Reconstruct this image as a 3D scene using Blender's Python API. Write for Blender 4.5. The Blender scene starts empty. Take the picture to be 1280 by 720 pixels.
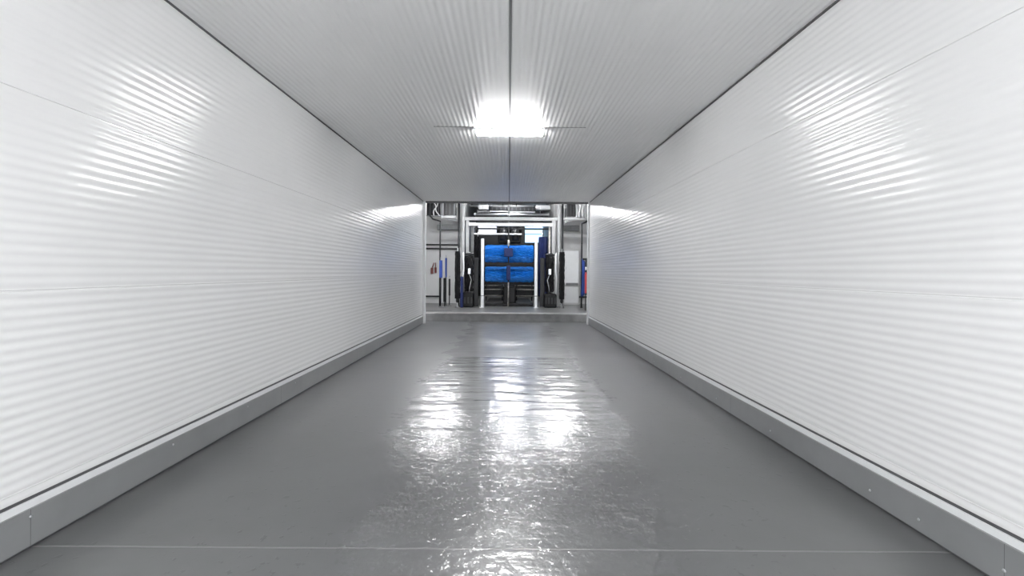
import bpy, bmesh, math, random
from mathutils import Vector, Matrix
random.seed(4)
S = bpy.context.scene
C = S.collection
PI = math.pi
F = 640.0; VX, VY = 636.0, 343.0; CH = 1.60      # focal in px, vanishing point, camera height
XL, XR = -2.765, 2.585                            # tunnel walls
Y0, Y1 = -4.0, 16.46                              # tunnel start (behind the camera) and end
def zc(y): return 3.785 + (y - 4.1) * 0.0125      # the ceiling climbs slightly

# ------------------------------------------------------------------ materials
def mat(name, col, rough=0.5, metal=0.0, spec=0.5, bump=None, var=None, emit=None, coat=0.0):
    m = bpy.data.materials.new(name); m.use_nodes = True
    nt = m.node_tree; b = nt.nodes['Principled BSDF']
    b.inputs['Base Color'].default_value = (*col, 1)
    b.inputs['Roughness'].default_value = rough
    b.inputs['Metallic'].default_value = metal
    b.inputs['Specular IOR Level'].default_value = spec
    b.inputs['Coat Weight'].default_value = coat
    tc = nt.nodes.new('ShaderNodeTexCoord')
    if var:
        n = nt.nodes.new('ShaderNodeTexNoise'); n.inputs['Scale'].default_value = var[0]; n.inputs['Detail'].default_value = 5
        nt.links.new(tc.outputs['Object'], n.inputs['Vector'])
        r = nt.nodes.new('ShaderNodeValToRGB')
        r.color_ramp.elements[0].position = .3; r.color_ramp.elements[1].position = .7
        r.color_ramp.elements[0].color = (*[c * (1 - var[1]) for c in col], 1)
        r.color_ramp.elements[1].color = (*[min(1, c * (1 + var[1])) for c in col], 1)
        nt.links.new(n.outputs['Fac'], r.inputs['Fac']); nt.links.new(r.outputs['Color'], b.inputs['Base Color'])
    if bump:
        n = nt.nodes.new('ShaderNodeTexNoise'); n.inputs['Scale'].default_value = bump[0]; n.inputs['Detail'].default_value = 4
        nt.links.new(tc.outputs['Object'], n.inputs['Vector'])
        bp = nt.nodes.new('ShaderNodeBump'); bp.inputs['Strength'].default_value = bump[1]; bp.inputs['Distance'].default_value = bump[2]
        nt.links.new(n.outputs['Fac'], bp.inputs['Height']); nt.links.new(bp.outputs['Normal'], b.inputs['Normal'])
    if emit:
        b.inputs['Emission Color'].default_value = (*emit[0], 1); b.inputs['Emission Strength'].default_value = emit[1]
    return m
M = dict(
    panel=mat('white_panel', (.868, .869, .870), .19, bump=(3.0, .25, .003), var=(1.3, .012)),
    ceil=mat('ceiling_panel', (.862, .862, .862), .3, bump=(3.0, .25, .004), var=(1.3, .012)),
    seam=mat('dark_seam', (.10, .10, .105), .6),
    greyseam=mat('grey_joint', (.23, .23, .235), .6),
    curb=mat('grey_kerb_steel', (.25, .255, .26), .3, bump=(6, .2, .003), var=(3, .06)),
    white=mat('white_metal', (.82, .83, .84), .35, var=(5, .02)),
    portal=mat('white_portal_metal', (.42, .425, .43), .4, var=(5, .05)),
    steel=mat('galvanised_steel', (.52, .53, .55), .3, metal=.8, var=(9, .12)),
    greym=mat('grey_painted_metal', (.22, .225, .23), .4, var=(7, .1)),
    dark=mat('dark_grey_metal', (.020, .021, .023), .4, spec=.3, var=(8, .2)),
    black=mat('black_plastic', (.005, .005, .006), .4, spec=.2, var=(9, .3)),
    foam=mat('blue_foam', (.002, .17, .60), .6, bump=(30, .5, .02), var=(7, .12)),
    navy=mat('dark_blue_foam', (.002, .012, .09), .6, bump=(30, .5, .02), var=(7, .2)),
    bluep=mat('blue_plastic', (.02, .06, .30), .45, var=(8, .1)),
    red=mat('red_plastic', (.16, .03, .025), .45, var=(8, .1)),
    redp=mat('bright_red_plastic', (.55, .06, .06), .45, var=(8, .1)),
    concrete=mat('wet_concrete', (.15, .15, .15), .3, bump=(9, .4, .006), var=(2.5, .2)),
    riser=mat('dark_concrete', (.17, .17, .173), .5, bump=(12, .4, .004), var=(4, .2)),
    nose=mat('pale_steel_nosing', (.42, .42, .42), .35, var=(5, .15)),
    rooml=mat('white_room_wall', (.62, .62, .62), .5, bump=(5, .2, .003), var=(1.1, .03)),
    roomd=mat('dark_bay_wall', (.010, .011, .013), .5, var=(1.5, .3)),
    asphalt=mat('driveway_concrete', (.52, .52, .51), .8, bump=(20, .4, .01), var=(3, .1)),
    chain=mat('worn_steel', (.42, .40, .37), .35, metal=.6, var=(14, .3)),
    tube=mat('lit_diffuser', (.9, .9, .9), .4, emit=((1, 1, 1), 40.0)),
    roomtube=mat('lit_room_diffuser', (.9, .9, .9), .4, emit=((.97, .98, 1), 76.0)),
)
def glass(name, col):
    m = bpy.data.materials.new(name); m.use_nodes = True; b = m.node_tree.nodes['Principled BSDF']
    b.inputs['Base Color'].default_value = (*col, 1); b.inputs['Roughness'].default_value = .15
    b.inputs['Transmission Weight'].default_value = 1; b.inputs['IOR'].default_value = 1.1
    return m
M['glass'] = glass('pale_window_glass', (.27, .29, .34)); M['blue_glass'] = glass('blue_window_glass', (.15, .25, .36))

def floor_material():
    m = bpy.data.materials.new('wet_painted_floor'); m.use_nodes = True
    nt = m.node_tree; L = nt.links; b = nt.nodes['Principled BSDF']
    def N(t, **k):
        n = nt.nodes.new(t)
        for a, v in k.items(): setattr(n, a, v)
        return n
    def math_(op, a, b_=None, clamp=False):
        n = N('ShaderNodeMath', operation=op, use_clamp=clamp)
        for i, v in enumerate((a, b_)):
            if v is None: continue
            if isinstance(v, (int, float)): n.inputs[i].default_value = v
            else: L.new(v, n.inputs[i])
        return n.outputs[0]
    def noise(scale, detail=4, vec=None, rough=.55):
        n = N('ShaderNodeTexNoise'); n.inputs['Scale'].default_value = scale; n.inputs['Detail'].default_value = detail
        n.inputs['Roughness'].default_value = rough
        L.new(vec or tc.outputs['Object'], n.inputs['Vector']); return n.outputs['Fac']
    def rng(v, a, b_, c=0, d=1, smooth=True):
        n = N('ShaderNodeMapRange'); n.interpolation_type = 'SMOOTHSTEP' if smooth else 'LINEAR'
        L.new(v, n.inputs[0])
        for i, q in enumerate((a, b_, c, d)): n.inputs[i + 1].default_value = q
        return n.outputs[0]
    tc = N('ShaderNodeTexCoord'); sep = N('ShaderNodeSeparateXYZ'); L.new(tc.outputs['Object'], sep.inputs[0])
    X, Y = sep.outputs[0], sep.outputs[1]
    stretch = N('ShaderNodeMapping'); stretch.inputs['Scale'].default_value = (1, .8, 1); L.new(tc.outputs['Object'], stretch.inputs['Vector'])
    # wet lane in the middle with a ragged edge; solid water further in, broken into patches near the entrance
    ax = math_('ABSOLUTE', math_('ADD', X, -.02))
    ax = math_('ADD', ax, math_('MULTIPLY', math_('SUBTRACT', noise(1.4), .5), 1.0))
    far = rng(Y, 3.7, 5.8)                          # how closed the water film is
    lane = rng(math_('SUBTRACT', ax, math_('MULTIPLY', far, .30)), .70, 1.25, 1, 0)
    slab = rng(Y, 9.86, 9.94)                       # the far slab is rougher
    fine = noise(13, 5, stretch.outputs[0], .6)
    near = rng(Y, 3.0, 3.9, 1, 0)
    v = math_('ADD', math_('MULTIPLY', math_('SUBTRACT', fine, .5), 3.0), math_('MULTIPLY', lane, math_('ADD', 1, math_('MULTIPLY', far, .55))))
    film = rng(math_('ADD', v, math_('MULTIPLY', math_('MULTIPLY', near, lane), .35)), .86, 1.05)
    film = math_('MULTIPLY', film, lane)
    pud = math_('MULTIPLY', film, math_('SUBTRACT', 1, math_('MULTIPLY', slab, .35)))
    big = noise(.9, 4)
    scuff = math_('MULTIPLY', rng(noise(18, 3, stretch.outputs[0], .5), .62, .68), rng(noise(1.1, 2), .42, .55))
    cr = N('ShaderNodeMix', data_type='RGBA'); L.new(rng(big, .3, .7), cr.inputs[0])
    cr.inputs[6].default_value = (.108, .110, .113, 1); cr.inputs[7].default_value = (.138, .140, .144, 1)
    c2 = N('ShaderNodeMix', data_type='RGBA'); L.new(math_('MULTIPLY', scuff, .6), c2.inputs[0])
    L.new(cr.outputs[2], c2.inputs[6]); c2.inputs[7].default_value = (.09, .09, .095, 1)
    jn = None
    for yy in (2.98, 9.9):
        d = rng(math_('ABSOLUTE', math_('SUBTRACT', Y, yy)), .005, .010, 1, 0)
        jn = d if jn is None else math_('MAXIMUM', jn, d)
    c3 = N('ShaderNodeMix', data_type='RGBA'); L.new(math_('MULTIPLY', jn, .5), c3.inputs[0])
    L.new(c2.outputs[2], c3.inputs[6]); c3.inputs[7].default_value = (.34, .34, .34, 1)
    L.new(c3.outputs[2], b.inputs['Base Color'])
    dry = rng(big, .3, .7, .31, .36)
    L.new(dry, b.inputs['Roughness'])
    b.inputs['Specular IOR Level'].default_value = .8
    b.inputs['IOR'].default_value = 1.5
    L.new(pud, b.inputs['Coat Weight']); b.inputs['Coat IOR'].default_value = 1.9
    L.new(math_('ADD', rng(noise(3.0, 3), .3, .7, .10, .16), math_('ADD', math_('MULTIPLY', near, .06), math_('MULTIPLY', slab, .10))), b.inputs['Coat Roughness'])
    h0 = math_('ADD', math_('MULTIPLY', noise(2.2, 2), .002), math_('MULTIPLY', scuff, .0008))
    h0 = math_('SUBTRACT', h0, math_('MULTIPLY', jn, .003))
    h0 = math_('ADD', h0, math_('MULTIPLY', noise(24, 3), .00018))
    bp = N('ShaderNodeBump'); bp.inputs['Strength'].default_value = 1; bp.inputs['Distance'].default_value = 1
    L.new(h0, bp.inputs['Height']); L.new(bp.outputs['Normal'], b.inputs['Normal'])
    h1 = math_('ADD', math_('MULTIPLY', film, .0006), math_('MULTIPLY', math_('MULTIPLY', noise(12, 3, stretch.outputs[0]), math_('SUBTRACT', 1.12, rng(Y, 4.6, 7.5))), .0085))
    rip = N('ShaderNodeMapping'); rip.inputs['Scale'].default_value = (1.1, 3.6, 1); L.new(tc.outputs['Object'], rip.inputs['Vector'])
    h1 = math_('ADD', h1, math_('MULTIPLY', math_('MULTIPLY', noise(1, 3, rip.outputs[0]), math_('ADD', .75, math_('MULTIPLY', far, .55))), .024))
    h1 = math_('SUBTRACT', h1, math_('MULTIPLY', jn, .003))
    b2 = N('ShaderNodeBump'); b2.inputs['Strength'].default_value = 1; b2.inputs['Distance'].default_value = 1
    L.new(h1, b2.inputs['Height']); L.new(b2.outputs['Normal'], b.inputs['Coat Normal'])
    return m
M['floor'] = floor_material()

# ------------------------------------------------------------------ mesh helpers
def box(bm, x0, x1, y0, y1, z0, z1, bev=0.0):
    r = bmesh.ops.create_cube(bm, size=1)
    v = r['verts']
    bmesh.ops.scale(bm, vec=(abs(x1 - x0), abs(y1 - y0), abs(z1 - z0)), verts=v)
    bmesh.ops.translate(bm, vec=((x0 + x1) / 2, (y0 + y1) / 2, (z0 + z1) / 2), verts=v)
    if bev:
        e = list({e for q in v for e in q.link_edges})
        bmesh.ops.bevel(bm, geom=e, offset=bev, segments=2, affect='EDGES', profile=.5)
def tube(bm, pts, r, n=12):
    """round pipe through a list of points, joined at mitres"""
    pts = [Vector(p) for p in pts]; rings = []
    up = Vector((0, 0, 1)) if abs((pts[1] - pts[0]).normalized().z) < .9 else Vector((0, 1, 0))
    for i, p in enumerate(pts):
        a = (pts[i] - pts[i - 1]).normalized() if i else None
        c = (pts[i + 1] - pts[i]).normalized() if i < len(pts) - 1 else None
        d = (a + c).normalized() if a and c else (a or c)
        s = 1.0 / max(.4, d.dot(a)) if a and c else 1.0
        u = d.cross(up)
        if u.length < .05: u = d.cross(Vector((1, 0, 0)))
        u.normalize(); w = u.cross(d).normalized(); up = w
        rings.append([bm.verts.new(p + (u * math.cos(t) + w * math.sin(t)) * r * (s if False else 1)) for t in [2 * PI * k / n for k in range(n)]])
    for A, B in zip(rings, rings[1:]):
        for k in range(n): bm.faces.new((A[k], A[(k + 1) % n], B[(k + 1) % n], B[k]))
    bm.faces.new(rings[0][::-1]); bm.faces.new(rings[-1])
def lathe(bm, prof, org, axis='Z', n=20):
    """prof: list of (radius, height) revolved round an axis through org"""
    rings = []
    for r, h in prof:
        ring = []
        for k in range(n):
            t = 2 * PI * k / n; a, b_ = r * math.cos(t), r * math.sin(t)
            v = (a, b_, h) if axis == 'Z' else ((h, a, b_) if axis == 'X' else (a, h, b_))
            ring.append(bm.verts.new(Vector(v) + Vector(org)))
        rings.append(ring)
    for A, B in zip(rings, rings[1:]):
        for k in range(n): bm.faces.new((A[k], A[(k + 1) % n], B[(k + 1) % n], B[k]))
    bm.faces.new(rings[0][::-1]); bm.faces.new(rings[-1])
def brush(bm, org, r, length, axis='Z', fins=22, slices=10, wob=.10, core=.35):
    """a foam brush: ragged star-shaped stack of strips round a core"""
    rings = []; n = fins * 2
    for s in range(slices + 1):
        h = length * s / slices; ring = []
        for k in range(n):
            t = 2 * PI * k / n + s * .05
            rad = r * ((1 - random.random() * wob) if k % 2 == 0 else (.80 + random.random() * .06))
            if s in (0, slices): rad *= .93
            a, b_ = rad * math.cos(t), rad * math.sin(t)
            v = (a, b_, h) if axis == 'Z' else (h, a, b_)
            ring.append(bm.verts.new(Vector(v) + Vector(org)))
        rings.append(ring)
    for A, B in zip(rings, rings[1:]):
        for k in range(n): bm.faces.new((A[k], A[(k + 1) % n], B[(k + 1) % n], B[k]))
    bm.faces.new(rings[0][::-1]); bm.faces.new(rings[-1])
def obj(name, bm, m, parent=None, smooth=False, loc=None):
    bmesh.ops.recalc_face_normals(bm, faces=bm.faces)
    me = bpy.data.meshes.new(name); bm.to_mesh(me); bm.free()
    me.materials.append(M[m])
    if smooth:
        for p in me.polygons: p.use_smooth = True
    o = bpy.data.objects.new(name, me); C.objects.link(o)
    if parent:
        o.parent = parent
        o.matrix_parent_inverse = Matrix.Translation(-parent.location)
    return o
def one(fn, *a, **k):
    bm = bmesh.new(); fn(bm, *a, **k); return bm
def boxes(*bs, bev=0.0):
    bm = bmesh.new()
    for b in bs: box(bm, *b, bev=bev)
    return bm
def autosmooth(o, ang=40):
    me = o.data
    for p in me.polygons: p.use_smooth = True
    me.set_sharp_from_angle(angle=math.radians(ang)); return o
def tag(o, label, cat, group=None, kind=None):
    o['label'] = label; o['category'] = cat
    if group: o['group'] = group
    if kind: o['kind'] = kind
    return o
def thing(name, label, cat, loc=(0, 0, 0), group=None):
    o = bpy.data.objects.new(name, None); C.objects.link(o); o.location = loc; o.empty_display_size = .2
    return tag(o, label, cat, group)
def struct(name, bm, m, label, cat, parent=None, smooth=False):
    o = obj(name, bm, m, parent, smooth)
    o['kind'] = 'structure'; tag(o, label, cat); return o

# ------------------------------------------------------------------ ribbed panels
PITCH = .065
def rib_profile(length, seams, amp, sw=.006, depth=.014):
    pts = []; n = round(length / PITCH); per = length / n; K = 10
    for i in range(n * K + 1):
        d = i * per / K
        if any(abs(d - s) < sw * 1.6 for s in seams): continue
        pts.append((d, amp * math.sin(2 * PI * d / per)))
    for s in seams:
        pts += [(s - sw * 1.5, 0), (s - sw, -depth), (s + sw, -depth), (s + sw * 1.5, 0)]
    return sorted(pts)
def extrude_section(secs, ys):
    """closed sections (lists of (x,z)) at several y; caps at both ends"""
    bm = bmesh.new(); rings = [[bm.verts.new((x, y, z)) for x, z in s] for s, y in zip(secs, ys)]
    n = len(rings[0])
    for A, B in zip(rings, rings[1:]):
        for k in range(n): bm.faces.new((A[k], A[(k + 1) % n], B[(k + 1) % n], B[k]))
    bm.faces.new(rings[0][::-1]); bm.faces.new(rings[-1])
    return bm
KH = .23           # kerb height
WB = KH + .065     # foot of the ribbed wall
def wall_section(xw, side, y, seams):
    top = zc(y) + .0
    L = top - WB
    L0 = 4.0 - WB
    pr = rib_profile(L0, seams, .0014, .0035, .006)
    s = [(xw - side * d, WB + h * L / L0) for h, d in pr]
    return s + [(xw + side * .12, top), (xw + side * .12, WB)]
for nm, xw, side, seams, lab in (('wall_left', XL, -1, (1.27, 2.48, .06), 'left wall clad in glossy white ribbed panels'),
                                 ('wall_right', XR, 1, (1.275, 2.85, .06), 'right wall clad in glossy white ribbed panels')):
    bm = extrude_section([wall_section(xw, side, Y0, seams), wall_section(xw, side, Y1, seams)], (Y0, Y1))
    autosmooth(struct(nm, bm, 'panel', lab, 'wall'), 35)
def ceil_section(y):
    W = XR - XL
    pr = rib_profile(W, (-XL,), .0022, .009, .02)
    return [(XL + d, zc(y) - h) for d, h in pr] + [(XR + .12, zc(y)), (XR + .12, zc(y) + .12), (XL - .12, zc(y) + .12), (XL - .12, zc(y))]
bm = extrude_section([ceil_section(Y0), ceil_section(Y1)], (Y0, Y1))
autosmooth(struct('ceiling', bm, 'ceil', 'white ribbed tunnel ceiling split by a dark lengthwise joint', 'ceiling'), 35)

# floor
struct('floor', boxes((XL - .15, XR + .15, Y0, 17.24, -.15, 0)), 'floor', 'wet grey painted tunnel floor with puddled middle', 'floor')

def strip(x0, x1, z0f, z1f, ya=Y0, yb=Y1):
    secs = []
    for y in (ya, yb):
        za, zb = z0f(y), z1f(y)
        secs.append([(x0, za), (x1, za), (x1, zb), (x0, zb)])
    return extrude_section(secs, (ya, yb))
k = lambda v: (lambda y: v)
# dark lengthwise joint and edge angles
struct('trim_1', strip(-.011, .011, lambda y: zc(y) - .004, lambda y: zc(y) + .004), 'greyseam', 'grey joint strip along the middle of the ceiling', 'trim')
struct('trim_2', strip(XL - .02, XL + .012, lambda y: zc(y) - .016, lambda y: zc(y) + .001), 'seam', 'dark joint where ceiling meets left wall', 'trim')
struct('trim_3', strip(XR - .012, XR + .02, lambda y: zc(y) - .016, lambda y: zc(y) + .001), 'seam', 'dark joint where ceiling meets right wall', 'trim')
# kerbs: dark gap, white flange, grey steel face standing on a dark recess
n_trim = 4
for side, xw, word in ((-1, XL, 'left'), (1, XR, 'right')):
    a = lambda d: xw - side * d          # d metres in from the wall plane
    def st(d0, d1, z0, z1): return strip(min(a(d0), a(d1)), max(a(d0), a(d1)), k(z0), k(z1))
    struct(f'trim_{n_trim}', st(-.10, -.006, KH + .04, WB + .002), 'seam', f'dark gap under the {word} wall panels', 'trim'); n_trim += 1
    struct(f'trim_{n_trim}', st(-.10, .006, KH, KH + .043), 'white', f'narrow white flange on top of the {word} kerb', 'trim'); n_trim += 1
    bb = struct(f'baseboard_{word}', st(-.10, .02, .018, KH), 'curb', f'grey riveted steel kerb along the {word} wall', 'baseboard')
    struct(f'trim_{n_trim}', st(-.10, .004, 0, .018), 'seam', f'dark gap under the {word} kerb', 'trim'); n_trim += 1
    ys = [2.95, 4.2, 5.4, 6.6, 8.0, 9.4] if side < 0 else [2.64, 3.19, 3.62, 5.0, 6.3, 7.6, 9.0]
    for y in ys:
        z = .185 if side < 0 else .09
        bm = bmesh.new()
        lathe(bm, [(.010, 0), (.010, .002), (.007, .005), (.002, .0065)], (0, 0, 0), 'X', 12)
        if side > 0: bmesh.ops.scale(bm, vec=(-1, 1, 1), verts=bm.verts)
        bmesh.ops.translate(bm, vec=(a(.02), y, z), verts=bm.verts)
        obj('rivet', bm, 'steel', bb, True)
    for y in ((2.95, 6.2, 9.3, 12.4) if side < 0 else (2.64, 5.9, 9.0, 12.1)):
        obj('plate_joint', boxes((a(.0201), a(.0185), y - .0015, y + .0015, .02, KH - .002)), 'seam', bb)

# jambs and header at the end of the tunnel
for nm, x0, x1, lab in (('trim_10', XL, XL + .075, 'white upright jamb at the left side of the doorway'),
                        ('trim_11', XR - .05, XR, 'white upright jamb at the right side of the doorway')):
    struct(nm, boxes((x0, x1, Y1 - .01, Y1 + .16, 0, zc(Y1) + .0), bev=.006), 'white', lab, 'trim')
struct('trim_12', boxes((XL, XR, Y1 + .0, Y1 + .12, zc(Y1) - .05, zc(Y1) + .01)), 'seam', 'dark lintel strip over the doorway at the tunnel end', 'trim')
struct('trim_13', strip(-1.15, 1.15, lambda y: zc(y) - .0045, lambda y: zc(y) + .002, 7.735, 7.748), 'greyseam', 'thin cross joint in the ceiling above the lit fixture', 'trim')

# ------------------------------------------------------------------ light fixtures
def fixture(y, x, top, label, length=1.13, lit='tube', group=None, cables=0):
    t = thing('ceiling_light', label, 'ceiling light', (x, y, top), group)
    h = length / 2
    obj('housing', boxes((x - h, x + h, y - .055, y + .055, top - .03, top), bev=.006), 'greym', t)
    bm = bmesh.new()
    sec = [(-.052, 0), (-.06, -.025), (-.056, -.05), (-.035, -.07), (0, -.077), (.035, -.07), (.056, -.05), (.06, -.025), (.052, 0)]
    A = [bm.verts.new((x - h + .03, y + q, top - .032 + r)) for q, r in sec]
    B = [bm.verts.new((x + h - .03, y + q, top - .032 + r)) for q, r in sec]
    for i in range(len(sec) - 1): bm.faces.new((A[i], A[i + 1], B[i + 1], B[i]))
    bm.faces.new((A[-1], A[0], B[0], B[-1])); bm.faces.new(A); bm.faces.new(B[::-1])
    obj('diffuser', bm, lit, t, False)
    for s in (-1, 1):
        xe = x + s * (h - .015)
        obj('end_cap', boxes((xe - .017, xe + .017, y - .062, y + .062, top - .112, top - .002), bev=.006), 'white', t)
    if cables:
        for s in (-1, 1): obj('cable', one(tube, [(x + s * h * .7, y, top - .01), (x + s * h * .7, y, cables)], .006, 8), 'steel', t)
    for s in (-1, 1):
        obj('clip', boxes((x + s * .3 - .012, x + s * .3 + .012, y - .066, y + .066, top - .045, top - .008)), 'steel', t)
    return t
fixture(7.83, 0, zc(7.83) - .005, 'lit white strip light across the middle of the tunnel ceiling', 1.06)
fixture(-.6, 0, zc(-.6) - .005, 'lit strip light on the ceiling overhead, nearest the tunnel entrance')

# ------------------------------------------------------------------ the wash bay beyond the doorway
BZ = .28                              # level of the bay floor
def at(px, py, Y):                    # where a point of the picture lies at depth Y
    return (px - VX) * Y / F, CH - (py - VY) * Y / F
def rx(px, Y): return at(px, 0, Y)[0]
def rz(py, Y): return at(0, py, Y)[1]
bm = bmesh.new()
box(bm, -5.6, 5.6, 17.34, 34, -.15, BZ)
struct('floor_bay', bm, 'concrete', 'grey wet concrete floor of the wash bay', 'floor')
struct('trim_14', extrude_section([[(-5.6, 0), (5.6, 0), (5.6, .02), (-5.6, .02)], [(-5.6, 0), (5.6, 0), (5.6, BZ - .02), (-5.6, BZ - .02)]], (17.24, 17.335)), 'riser', 'dark concrete riser of the step at the doorway', 'trim')
struct('trim_15', boxes((-5.6, 5.6, 17.33, 17.62, BZ - .03, BZ + .012), bev=.008), 'nose', 'pale steel nosing on the step edge', 'trim')
struct('trim_16', boxes((-5.6, rx(565, 18.4), 18.2, 18.5, BZ, BZ + .006)), 'riser', 'dark drain strip on the bay floor at left', 'trim')
BT = 5.5
struct('wall_bay_left', boxes((-5.75, -5.6, 16.6, 34, -.1, BT)), 'rooml', 'left side wall of the bay', 'wall')
struct('wall_bay_right', boxes((5.6, 5.75, 16.6, 34, -.1, BT)), 'rooml', 'right side wall of the bay', 'wall')
struct('ceiling_bay', boxes((-5.75, 5.75, 16.6, 34, BT, BT + .15)), 'greym', 'grey ceiling of the wash bay', 'ceiling')
# front wall of the bay, round the tunnel mouth
struct('wall_bay_front', boxes((-5.75, XL - .12, 16.47, 16.62, -.1, BT), (XR + .12, 5.75, 16.47, 16.62, -.1, BT), (XL - .12, XR + .12, 16.47, 16.62, zc(Y1) + .0, BT)), 'rooml', 'bay side of the wall round the tunnel mouth', 'wall')
# white partition walls either side of the machine bay
PY = 23.2
lx, rx_ = rx(580, PY), rx(692, PY)
struct('wall_partition_left', boxes((-5.6, lx, PY, PY + .15, BZ, BT)), 'rooml', 'white partition wall left of the machine bay', 'wall')
struct('wall_partition_right', boxes((rx_, 5.6, PY, PY + .15, BZ, BT)), 'rooml', 'white partition wall right of the machine bay', 'wall')
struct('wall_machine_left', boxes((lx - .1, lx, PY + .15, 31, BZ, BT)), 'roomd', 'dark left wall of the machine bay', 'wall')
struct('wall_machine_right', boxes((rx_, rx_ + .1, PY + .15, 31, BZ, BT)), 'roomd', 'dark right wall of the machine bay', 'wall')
# dark back wall with two bluish windows
BY = 31.0
wins = [(596, 621, 280, 293), (655, 685, 281, 304)]
zs = [BZ, rz(304, BY), rz(293, BY), rz(280.5, BY), BT]
bm = bmesh.new()
w = [(rx(a, BY), rx(b, BY), rz(d, BY), rz(c, BY)) for a, b, c, d in wins]
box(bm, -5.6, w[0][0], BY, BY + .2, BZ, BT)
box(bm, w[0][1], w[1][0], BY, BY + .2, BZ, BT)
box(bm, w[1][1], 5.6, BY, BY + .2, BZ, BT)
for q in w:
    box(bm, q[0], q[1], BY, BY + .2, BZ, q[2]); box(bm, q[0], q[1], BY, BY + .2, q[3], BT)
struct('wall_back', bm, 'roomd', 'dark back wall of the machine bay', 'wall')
for i, q in enumerate(w):
    wn = struct(f'window_{i+1}', boxes((q[0], q[1], BY + .08, BY + .1, q[2], q[3])), 'glass' if i == 0 else 'blue_glass', ('pale' if i == 0 else 'larger blue') + ' window high in the back wall on the ' + ('left' if i == 0 else 'right'), 'window')
    f = .05
    obj('window_frame', boxes((q[0], q[0] + f, BY + .05, BY + .13, q[2], q[3]), (q[1] - f, q[1], BY + .05, BY + .13, q[2], q[3]), (q[0], q[1], BY + .05, BY + .13, q[2], q[2] + f), (q[0], q[1], BY + .05, BY + .13, q[3] - f, q[3]),
                              (q[0], q[1], BY + .05, BY + .13, (q[2] + q[3]) / 2 - .02, (q[2] + q[3]) / 2 + .02)), 'dark', wn)
for x, lab in ((-2.45, 'lit strip light hung just past the lintel, left side'), (1.75, 'lit strip light hung just past the lintel, right side')):
    fixture(18.0, x, 4.42, lab, 1.3, 'roomtube', cables=BT)
fixture(21.2, .0, 4.86, 'lit strip light hung over the middle of the portal frame', 1.2, 'roomtube', cables=BT)
fixture(26.2, 0, BT, 'lit strip light deep in the machine bay', 1.5, 'roomtube')

# ---- portal frame (white, double)
E = 20.6
def pbox(a, b, c, d, Y, dep):         # a box that reads as (a..b, c..d) at depth Y
    x0, z1 = at(a, c, Y); x1, z0 = at(b, d, Y)
    return (x0, x1, Y, Y + dep, z0, z1)
def down(a, b, c, Y, dep):            # the same, standing on the bay floor
    x0, z1 = at(a, c, Y); x1, _ = at(b, c, Y)
    return (x0, x1, Y, Y + dep, BZ, z1)
g = thing('portal_frame', 'large white portal frame with double beam straddling the wash lane', 'machine frame', (rx(637, 21), 21.0, BZ))
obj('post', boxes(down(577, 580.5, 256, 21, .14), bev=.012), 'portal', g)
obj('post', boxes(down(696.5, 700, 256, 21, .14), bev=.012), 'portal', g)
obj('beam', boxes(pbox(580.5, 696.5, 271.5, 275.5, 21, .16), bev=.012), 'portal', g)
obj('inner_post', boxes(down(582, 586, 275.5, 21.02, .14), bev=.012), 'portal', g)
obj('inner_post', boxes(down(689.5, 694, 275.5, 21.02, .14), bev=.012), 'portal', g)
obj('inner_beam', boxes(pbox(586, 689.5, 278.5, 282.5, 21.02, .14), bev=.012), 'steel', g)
for a, b in ((576, 587), (688.5, 701)):
    x0, x1 = rx(a, 21), rx(b, 21)
    obj('foot_plate', boxes((x0, x1, 20.95, 21.22, BZ, BZ + .02), bev=.004), 'greym', g)
t = thing('rear_frame', 'grey inner frame standing behind the white portal', 'machine frame', (rx(639, 21.6), 21.6, BZ))
obj('post', boxes(down(588, 592, 283, 21.6, .12), bev=.01), 'greym', t)
obj('post', boxes(down(685.5, 688, 283, 21.6, .12), bev=.01), 'chain', t)
obj('crossbar', boxes(pbox(592, 685.5, 285, 287, 21.62, .08), bev=.008), 'dark', t)
obj('crossbar', boxes(pbox(592, 652, 291.5, 293.5, 21.62, .08), bev=.008), 'steel', t)
# dark uprights outside the portal
for (a, b, lab) in ((572, 574.5, 'thin dark upright just left of the white portal'), (701.5, 704, 'thin dark upright just right of the white portal')):
    t = thing('support_post', lab, 'post', (rx((a + b) / 2, 20.8), 20.8, BZ))
    xm = rx((a + b) / 2, 20.8)
    obj('pole', one(tube, [(xm, 20.8, BZ + .02), (xm, 20.8, rz(252, 20.8))], .04), 'dark', t, True)
    obj('base_plate', boxes((xm - .08, xm + .08, 20.72, 20.88, BZ, BZ + .02)), 'dark', t)
# white guide posts
for px, lab in ((603, 'bright white post at the left end of the blue rollers'), (670, 'bright white post at the right end of the blue rollers')):
    x, z = at(px, 298.5, 20.4); t = thing('guide_post', lab, 'post', (x, 20.4, BZ))
    obj('post', one(lathe, [(.062, 0), (.062, z - BZ - .02), (.05, z - BZ)], (x, 20.4, BZ)), 'white', t, True)
    autosmooth(t.children[0])
    obj('base_plate', boxes((x - .1, x + .1, 20.3, 20.5, BZ, BZ + .016)), 'steel', t)
    obj('band', one(lathe, [(.066, 0), (.066, .03)], (x, 20.4, BZ + .45)), 'greym', t, True)
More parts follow.
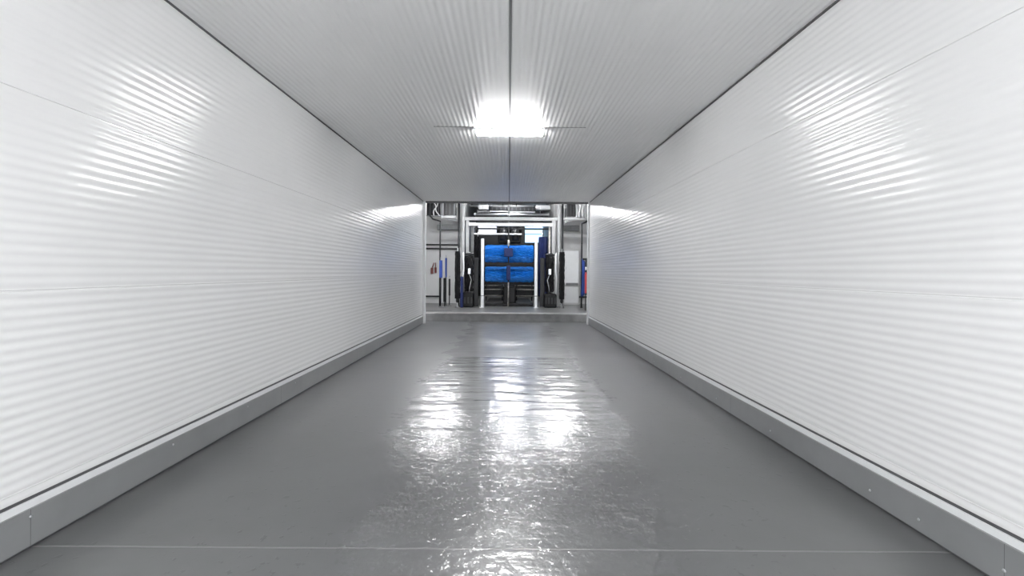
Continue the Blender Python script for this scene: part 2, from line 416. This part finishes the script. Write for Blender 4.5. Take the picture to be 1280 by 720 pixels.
# blue roller brushes
def roller(c, d, lab):
    Y = 21.9
    x0, x1 = rx(605, Y), rx(668, Y); z = (rz(c, Y) + rz(d, Y)) / 2; r = abs(rz(c, Y) - rz(d, Y)) / 2
    t = thing('roller_brush', lab, 'brush', ((x0 + x1) / 2, Y, z - r))
    obj('bristles', one(brush, (x0 + .05, Y, z), r, x1 - x0 - .1, 'X', 30, 24), 'foam', t)
    obj('axle', one(tube, [(x0 - .06, Y, z), (x1 + .06, Y, z)], .05), 'steel', t, True)
    for xe in (x0, x1 - .04): obj('end_disc', one(lathe, [(r * .5, 0), (r * .55, .02), (r * .5, .04)], (xe, Y, z), 'X'), 'dark', t)
roller(306, 328.5, 'upper bright blue roller brush across the wash lane')
roller(333, 353, 'lower bright blue roller brush across the wash lane')
# carriage that carries the rollers at both ends
for a, b, lab in ((606, 608.5, 'dark carrier arm at the left end of the blue rollers'), (664, 666.5, 'dark carrier arm at the right end of the blue rollers')):
    pass
t = thing('spray_arm', 'dark spray arm hanging in front of the middle of the blue rollers', 'spray arm', (rx(635, 21.3), 21.3, rz(352, 21.3)))
x = rx(635.5, 21.3)
obj('arm', one(tube, [(x, 21.3, rz(269.8, 21.3)), (x, 21.3, rz(352, 21.3))], .028), 'dark', t, True)
obj('motor', boxes(pbox(630, 641, 310, 321, 21.25, .2), bev=.03), 'navy', t)
obj('nozzle_bar', boxes(pbox(606, 667, 329, 332, 21.28, .07), bev=.015), 'black', t)
obj('lower_bracket', boxes(pbox(633, 638, 332, 350, 21.24, .1), bev=.02), 'navy', t)
obj('coupling', one(lathe, [(.04, 0), (.05, .03), (.05, .2), (.03, .26)], (x, 21.24, rz(308, 21.3))), 'chain', t, True)
# hanging drive unit above the rollers
t = thing('drive_unit', 'dark motor unit hanging above the blue rollers', 'machine', (rx(636, 21.8), 21.8, rz(304, 21.8)))
obj('body', boxes(pbox(622, 651, 283, 304, 22.12, .5), bev=.05), 'black', t)
obj('motor', one(lathe, [(.10, 0), (.16, .03), (.16, .42), (.10, .46)], (rx(629, 21.8), 21.95, rz(300, 21.8))), 'dark', t, True)
obj('motor', one(lathe, [(.10, 0), (.16, .03), (.16, .42), (.10, .46)], (rx(644, 21.8), 21.95, rz(300, 21.8))), 'dark', t, True)
obj('bracket', boxes(pbox(624, 649, 279.5, 284, 21.9, .3), bev=.02), 'dark', t)
for px in (628, 645): obj('hanger', one(tube, [(rx(px, 22.1), 22.45, rz(284, 22.1)), (rx(px, 22.1), 22.45, BT)], .02), 'dark', t, True)
# conveyor under the rollers
t = thing('conveyor', 'low dark floor conveyor with steel side rails under the rollers', 'conveyor', (rx(636, 22), 22, BZ))
x0, x1 = rx(606, 20.9), rx(667, 20.9)
obj('bed', boxes((x0, x1, 21.2, 26, BZ, BZ + .12), bev=.02), 'black', t)
obj('housing', boxes(pbox(629, 645, 358, 380.5, 21.6, .6), bev=.05), 'black', t)
for zz, yy in ((.34, 23.4), (.62, 23.6), (.80, 24)):
    obj('side_rail', one(tube, [(rx(606, yy), yy, BZ + zz), (rx(630, yy), yy, BZ + zz)], .03), 'chain', t, True)
    obj('side_rail', one(tube, [(rx(643, yy), yy, BZ + zz), (rx(668, yy), yy, BZ + zz)], .03), 'chain', t, True)
for px in (608, 628, 646, 665):
    xx = rx(px, 23.6); obj('rail_leg', one(tube, [(xx, 23.6, BZ + .1), (xx, 23.6, BZ + .85)], .025), 'dark', t, True)
xx = rx(635.5, 21)
obj('chain_guide', one(tube, [(xx, 21.0, BZ + .0), (xx, 21.0, rz(353, 21))], .028), 'chain', t, True)
# side brush units
def side_unit(a, b, mirror, lab, lab2, lab3):
    """tall black brush, wheel unit with head, low box"""
    Y = 20.5; xm = rx((a + b) / 2, Y); s = mirror
    t = thing('side_washer', lab, 'washing machine', (xm, Y, BZ))
    lo = (575, 592, 366) if s > 0 else (680.5, 696, 367)
    obj('base_box', boxes(down(*lo, Y - .1, .5), bev=.04), 'black', t)
    x0, x1 = rx(lo[0], Y), rx(lo[1], Y)
    for i in range(4):
        xx = x0 + (x1 - x0) * (i + .5) / 4
        obj('vent_slat', boxes((xx - .03, xx + .03, Y - .115, Y - .095, BZ + .15, BZ + .4)), 'dark', t)
    bx = rx(586 if s > 0 else 687.5, Y)
    obj('shaft', one(tube, [(bx, Y + .15, BZ + .5), (bx, Y + .15, rz(315, Y))], .04), 'steel', t, True)
    obj('brush', one(brush, (bx, Y + .15, BZ + .62), .19, rz(320, Y) - BZ - .62, 'Z', 18, 18, .2), 'black', t)
    obj('top_cap', one(lathe, [(.16, 0), (.19, .02), (.19, .07), (.1, .1)], (bx, Y + .15, rz(319.5, Y))), 'dark', t, True)
    hx = bx + s * .02
    obj('nozzle_block', boxes((hx - .05, hx + .06, Y - .12, Y - .03, rz(343, Y), rz(336, Y)), bev=.015), 'steel', t)
    obj('nozzle_arm', one(tube, [(hx, Y - .06, rz(343, Y)), (hx + s * .09, Y - .08, rz(350, Y)), (hx + s * .02, Y - .06, rz(360, Y)), (hx, Y - .05, rz(367, Y))], .016), 'steel', t, True)
    obj('side_plate', boxes(down(*((592, 598, 322) if s > 0 else (675, 681, 322)), Y + .5, .1), bev=.02), 'dark', t)
    # lean white supply pipe beside
    q = rx(579 if s > 0 else 695, Y)
    obj('supply_pipe', one(tube, [(q, Y - .05, rz(316, Y)), (q + s * .03, Y - .06, rz(335, Y)), (q - s * .02, Y - .05, rz(348, Y)), (q, Y - .05, BZ + .5)], .028), 'white', t, True)
    # slim tall brush
    tx = rx(572.8 if s > 0 else 701.5, Y)
    t2 = thing('wheel_brush', lab2, 'brush', (tx, Y - .27, BZ))
    obj('bristles', one(brush, (tx, Y - .27, BZ + .35), .115, rz(315, Y) - BZ - .35, 'Z', 16, 18, .15), 'black', t2)
    obj('shaft', one(tube, [(tx, Y - .27, BZ + .02), (tx, Y - .27, rz(311, Y))], .025), 'steel', t2, True)
    obj('foot', one(lathe, [(.11, 0), (.11, .02), (.04, .05), (.04, .2)], (tx, Y - .27, BZ)), 'greym', t2, True)
    obj('bellows', one(lathe, [(.05, .0)] + [(.05 + .02 * (i % 2), .02 + i * .02) for i in range(10)] + [(.05, .22)], (tx, Y - .27, BZ + .2)), 'dark', t2, True)
    return t
side_unit(580, 592, 1, 'black side washer with low box left of the rollers', 'slim black upright brush left of the portal', '')
side_unit(682, 694, -1, 'black side washer with low box right of the rollers', 'slim black upright brush right of the portal', '')
Y = 22.4
t = thing('upright_brush', 'tall dark blue upright brush right of the blue rollers', 'brush', (rx(678.5, Y), Y, BZ))
obj('bristles', one(brush, (rx(678.5, Y), Y, BZ + .4), .21, rz(296, Y) - BZ - .4, 'Z', 20, 22, .12), 'navy', t)
obj('shaft', one(tube, [(rx(678.5, Y), Y, BZ), (rx(678.5, Y), Y, rz(284, Y))], .035), 'steel', t, True)
t = thing('upright_brush', 'tall dark grey upright brush left of the blue rollers', 'brush', (rx(597, Y), Y, BZ))
obj('bristles', one(brush, (rx(597, Y), Y, BZ + .4), .17, rz(296, Y) - BZ - .4, 'Z', 20, 22, .12), 'black', t)
obj('shaft', one(tube, [(rx(597, Y), Y, BZ), (rx(597, Y), Y, rz(284, Y))], .035), 'steel', t, True)
tag(obj('fluid_reservoir', boxes(down(575.5, 579, 346, 20.15, .12), bev=.02), 'navy'), 'small dark blue upright canister left of the black side washer', 'canister')

# ---- overhead gear
def blower(a, b, c, d, Y, lab, dep=.5):
    x0, x1, y0, y1, z0, z1 = pbox(a, b, c, d, Y, dep)
    t = thing('blower_box', lab, 'blower', ((x0 + x1) / 2, Y, z0))
    cs = obj('casing', boxes((x0, x1, y0, y1, z0, z1), bev=.03), 'black', t)
    n = max(3, int((x1 - x0) / .16))
    for i in range(n): obj('grille_slat', boxes((x0 + (x1 - x0) * (i + .35) / n, x0 + (x1 - x0) * (i + .65) / n, y0 - .012, y0 + .01, z0 + .05, z1 - .05)), 'dark', cs)
    obj('flange', boxes((x0 - .02, x1 + .02, y0 - .01, y0 + .04, z0 - .03, z0 + .01)), 'greym', t)
    for xx in (x0 + .06, x1 - .06): obj('hanger', one(tube, [(xx, Y + dep / 2, z1 - .02), (xx, Y + dep / 2, BT)], .015), 'steel', t, True)
blower(554.5, 569, 251, 270, 20.6, 'black blower box hanging left of the portal, under the lintel')
blower(707, 719, 254, 270.5, 20.6, 'black blower box hanging right of the portal, under the lintel')
blower(612, 634, 258, 264, 21.6, 'flat black overhead box, left of the ceiling pipe in the middle', .6)
blower(637, 668, 258, 264.5, 21.6, 'flat black overhead box, right of the ceiling pipe in the middle', .6)
blower(533, 550, 250, 270, 21.0, 'dark overhead box behind the white hoses at far left')
def pipe(name, pts, r, m, lab, cat='pipe', collars=()):
    P = [(at(a, b, Y)[0], Y, at(a, b, Y)[1]) for a, b, Y in pts]
    if pts[0][1] < 255: P[0] = (P[0][0], P[0][1], BT)
    t = thing(name, lab, cat, P[-1])
    obj('pipe', one(tube, P, r), m, t, True)
    for i in (0, len(P) - 1):
        p = Vector(P[i]); q = Vector(P[1] if i == 0 else P[-2]); d = (q - p).normalized() * .05
        obj('collar', one(tube, [p, p + d], r * 1.35), m, t, True)
    if pts[0][1] >= 255:
        for f in (.12, .88):
            q = Vector(P[0]).lerp(Vector(P[1]), f)
            obj('hanger', one(tube, [q, (q.x, q.y, BT)], .012), 'steel', t, True)
    return t
pipe('overhead_pipe', [(592, 268, 21.3), (686, 268, 21.3)], .045, 'steel', 'straight steel pipe just above the portal beam')
pipe('overhead_pipe', [(596, 264.5, 22.4), (611, 264.5, 22.4)], .05, 'portal', 'short thick white pipe left of the flat black boxes')
pipe('overhead_pipe', [(586, 257.5, 22.6), (688, 257.5, 22.6)], .05, 'greym', 'grey pipe along the lintel above the flat black boxes')
pipe('overhead_pipe', [(635.5, 250, 20.9), (635.5, 270, 20.9)], .035, 'steel', 'short vertical pipe in the middle over the portal beam')
for a, b, lab in ((597, 610, 'white duct piece above the portal beam at left'), (669, 688, 'white duct piece above the portal beam at right')):
    q = pbox(a, b, 256, 262, 21.8, .4)
    t = thing('duct', lab, 'duct', (q[0], 21.8, q[4]))
    obj('body', boxes(q, bev=.05), 'portal', t)
    for xx in (q[0] + .06, q[1] - .06): obj('hanger', one(tube, [(xx, 22, q[5] - .02), (xx, 22, BT)], .014), 'steel', t, True)
pipe('drop_pipe', [(537, 252, 20.5), (537, 270, 20.5), (541, 274.5, 20.5), (550, 277, 20.5), (550, 384.6, 20.5)], .035, 'dark', 'dark pipe bending down to the floor at far left')
pipe('drop_pipe', [(735, 252, 20.5), (735, 272, 20.5), (732, 277, 20.5), (727, 279, 20.5), (727, 384.6, 20.5)], .035, 'dark', 'dark pipe bending down to the floor at far right')
pipe('overhead_pipe', [(551, 272, 20.2), (570, 272, 20.2)], .05, 'portal', 'white pipe running below the left blower box')
pipe('overhead_pipe', [(704, 273, 20.3), (733, 273, 20.3)], .05, 'portal', 'white pipe running below the right blower box')
pipe('overhead_pipe', [(553, 251, 20.4), (553, 271, 20.4), (560, 275, 20.4), (572, 276, 20.4)], .03, 'steel', 'steel elbow pipe beside the left blower box')
pipe('overhead_pipe', [(721, 251, 20.4), (721, 268, 20.4), (717, 274, 20.4), (706, 277, 20.4)], .03, 'steel', 'steel elbow pipe beside the right blower box')
for j, (a, b, lab) in enumerate(((541, 548, 'left of two looped white hoses above the dark drop pipe'), (546, 541, 'right of two looped white hoses above the dark drop pipe'))):
    P = [(rx(a, 20.2), BT)] + [at(a + (b - a) * q + 1.2 * math.sin(q * 7), 253 + 17 * q, 20.2 + .05 * j) for q in [i / 9 for i in range(10)]]
    tag(obj('hose', one(tube, [(p[0], 20.2 + .06 * j, p[1]) for p in P], .02, 8), 'portal', None, True), lab, 'hose')
for j, a in enumerate((724, 728, 731.5)):
    P = [(rx(a, 20.1), BT)] + [at(a + .8 * math.sin(q * 6 + j), 253 + 18 * q, 20.1) for q in [i / 9 for i in range(10)]]
    tag(obj('hose', one(tube, [(p[0], 20.1, p[1]) for p in P], .03, 8), ('steel', 'portal', 'greym')[j], None, True),
        ('steel hose nearest the right blower box', 'white hose between steel and grey hoses at far right', 'grey hose farthest right under the lintel')[j], 'hose')
# grey bulkheads on the side walls above
tag(obj('wall_duct', boxes(pbox(546, 574, 281, 288, PY - .3, .3), bev=.03), 'greym'), 'grey rectangular duct on the left partition wall', 'duct')
tag(obj('wall_duct', boxes(pbox(702, 724, 281, 288, PY - .3, .3), bev=.03), 'greym'), 'grey rectangular duct on the right partition wall', 'duct')
# rails on the left partition wall
for py, lab in ((306.5, 'upper of two dark rails on the left partition wall'), (311.5, 'lower of two dark rails on the left partition wall'), (371, 'low dark rail near the floor on the left partition wall')):
    Yr = PY - .12; b = 573 if py < 350 else 549
    t = thing('wall_rail', lab, 'rail', (rx(545, Yr), Yr, rz(py, Yr)))
    obj('bar', one(tube, [(rx(524, Yr), Yr, rz(py, Yr)), (rx(b, Yr), Yr, rz(py, Yr))], .035), 'dark', t, True)
    for px in (530, b - 3): obj('bracket', boxes((rx(px, Yr) - .03, rx(px, Yr) + .03, Yr, PY, rz(py, Yr) - .03, rz(py, Yr) + .03)), 'greym', t)
t = thing('wall_rail', 'low dark rail near the floor on the right partition wall', 'rail', (rx(715, PY), PY - .12, rz(370, PY)))
obj('bar', one(tube, [(rx(704, PY), PY - .12, rz(370.5, PY)), (rx(734, PY), PY - .12, rz(370.5, PY))], .04), 'dark', t, True)
obj('bracket', boxes((rx(710, PY) - .03, rx(710, PY) + .03, PY - .12, PY, rz(371, PY), rz(370, PY))), 'greym', t)
# hanging tools at the left
def tool(px, top, bot, m, w, lab, name='hand_brush', Yt=PY - .1, lean=0, cat='brush'):
    x, z1 = at(px, top, Yt); z0 = rz(bot, Yt)
    t = thing(name, lab, cat, (x, Yt, z0))
    h = z1 - z0
    bm = bmesh.new(); box(bm, x - w, x + w, Yt - .04, Yt + .03, z0, z0 + h * .55, .015)
    obj('brush_head', bm, m, t)
    obj('handle', one(tube, [(x, Yt, z0 + h * .5), (x + lean, Yt, z1)], max(.02, w * .45)), m, t, True)
    obj('hook', one(tube, [(x + lean, Yt, z1 - .03), (x + lean, PY + .01, z1 - .03)], .012), 'steel', t, True)
tool(540, 329, 343, 'red', .055, 'left of two dark red handled brushes on the white wall', lean=.08)
tool(544.5, 329, 342, 'red', .045, 'right of two dark red handled brushes on the white wall')
def tall(px, top, bot, w, m, lab, name, cat, Yt, foot=True):
    x, z1 = at(px, top, Yt); z0 = rz(bot, Yt)
    t = thing(name, lab, cat, (x, Yt, BZ))
    obj('body', boxes((x - w, x + w, Yt - .05, Yt + .05, z0, z1), bev=.015), m, t)
    obj('pole', one(tube, [(x, Yt, BZ + .015), (x, Yt, z0 + .02)], .022), 'dark', t, True)
    obj('pole_top', one(tube, [(x, Yt, z1 - .02), (x, Yt, z1 + .12)], .02), 'steel', t, True)
    obj('foot', one(lathe, [(.09, 0), (.09, .02), (.03, .05)], (x, Yt, BZ)), 'greym', t, True)
tall(551, 326, 348, .06, 'bluep', 'blue panel on a pole beside the dark drop pipe', 'stand', 'stand', 20.25)
tall(557.5, 323, 347, .035, 'bluep', 'narrow blue stand right of the blue panel', 'stand', 'stand', 20.75)
tall(556, 348, 378, .05, 'black', 'black upright sprayer foot below the narrow blue stand', 'sprayer', 'sprayer', 20.05)
tall(562, 349, 370, .035, 'dark', 'dark grey short stand beside the black sprayer', 'stand', 'stand', 20.9)
# right side: cabinet, blue coat, red strip
Yc = PY - .5
t = thing('cabinet', 'white cabinet against the right partition wall', 'cabinet', (rx(713, Yc), Yc, BZ))
x0, x1, y0, y1, z0, z1 = down(704.5, 724, 312, Yc, .45)
obj('body', boxes((x0, x1, y0, y1, z0, z1), bev=.012), 'rooml', t)
zm = rz(357, Yc)
for a, b in ((z0 + .08, zm - .03), (zm + .03, z1 - .04)):
    dd = obj('door', boxes((x0 + .04, x1 - .04, y0 - .02, y0 + .005, a, b), bev=.006), 'white', t)
    h = obj('handle', boxes((x0 + .08, x0 + .1, y0 - .05, y0 - .015, (a + b) / 2 - .06, (a + b) / 2 + .06)), 'steel', dd)
tag(obj('pipe_bundle', boxes((x0 + .1, x1 - .06, y0 - .14, y0 - .022, rz(356, Yc), rz(353, Yc)), bev=.02), 'greym'), 'grey fittings ledge on the front of the white cabinet', 'ledge')
t = thing('draped_hose', 'blue draped hose bundle hanging on the dark drop pipe at far right', 'hose', (rx(731, 20.3), 20.3, rz(372, 20.3)))
for i, px in enumerate((728.6, 729.8, 731)):
    P = [(rx(px + .5 * math.sin(q * 5 + i), 20.25), 20.3 + .03 * i, rz(323 + i * 2 + (47 - i * 3) * q, 20.3)) for q in [j / 8 for j in range(9)]]
    obj('loop', one(tube, P, .035, 10), 'bluep', t, True)
obj('hook', boxes(pbox(728.2, 734, 322, 324.5, 20.22, .3), bev=.01), 'dark', t)
t = thing('fire_extinguisher', 'narrow red upright cylinder by the right jamb', 'cylinder', (rx(732.6, 19.0), 19.0, BZ))
xq = rx(732.6, 18.9)
obj('backboard', boxes((xq - .02, xq + .05, 19.0, 19.03, rz(368, 19), rz(324, 19))), 'dark', t)
obj('body', one(lathe, [(.03, 0), (.04, .03), (.04, .7), (.02, .78)], (xq, 18.95, rz(366, 19))), 'redp', t, True)
obj('top', one(lathe, [(.03, 0), (.03, .12)], (xq, 18.95, rz(337, 19))), 'white', t, True)
obj('stand', one(tube, [(xq, 19.0, BZ), (xq, 19.0, rz(366, 19))], .02), 'dark', t, True)

# driveway outside the entrance behind the camera and behind the bay
struct('ground', boxes((-30, 30, -30, Y0, -.2, -.05)), 'asphalt', 'pale driveway outside the tunnel entrance', 'ground')

sun = bpy.data.lights.new('sun', 'SUN'); sun.energy = 10; sun.angle = math.radians(2)
so = bpy.data.objects.new('sun', sun); C.objects.link(so); so.rotation_euler = (math.radians(8), math.radians(38), 0)
# ------------------------------------------------------------------ world and camera
w_ = bpy.data.worlds.new('sky'); S.world = w_; w_.use_nodes = True
nt = w_.node_tree; bg = nt.nodes['Background']
tc = nt.nodes.new('ShaderNodeTexCoord'); sp = nt.nodes.new('ShaderNodeSeparateXYZ'); nt.links.new(tc.outputs['Generated'], sp.inputs[0])
cr = nt.nodes.new('ShaderNodeValToRGB'); nt.links.new(sp.outputs[2], cr.inputs['Fac'])
cr.color_ramp.elements[0].color = (.95, .955, .96, 1); cr.color_ramp.elements[1].color = (.90, .94, 1, 1)
nt.links.new(cr.outputs['Color'], bg.inputs['Color']); bg.inputs['Strength'].default_value = 2.7

cam = bpy.data.cameras.new('camera'); co = bpy.data.objects.new('camera', cam); C.objects.link(co)
co.location = (0, 0, CH)
roll = math.radians(.4)
co.matrix_world = Matrix.Translation((0, 0, CH)) @ Matrix.Rotation(PI / 2, 4, 'X') @ Matrix.Rotation(roll, 4, 'Z')
cam.sensor_width = 36; cam.lens = F / 1280 * 36
cam.shift_x = (640 - VX) / 1280; cam.shift_y = (VY - 360) / 1280
cam.clip_end = 200
S.camera = co
S.view_settings.view_transform = 'Standard'; S.view_settings.look = 'None'
S.view_settings.gamma = 1; S.view_settings.use_curve_mapping = False
S.view_settings.exposure = 1.5
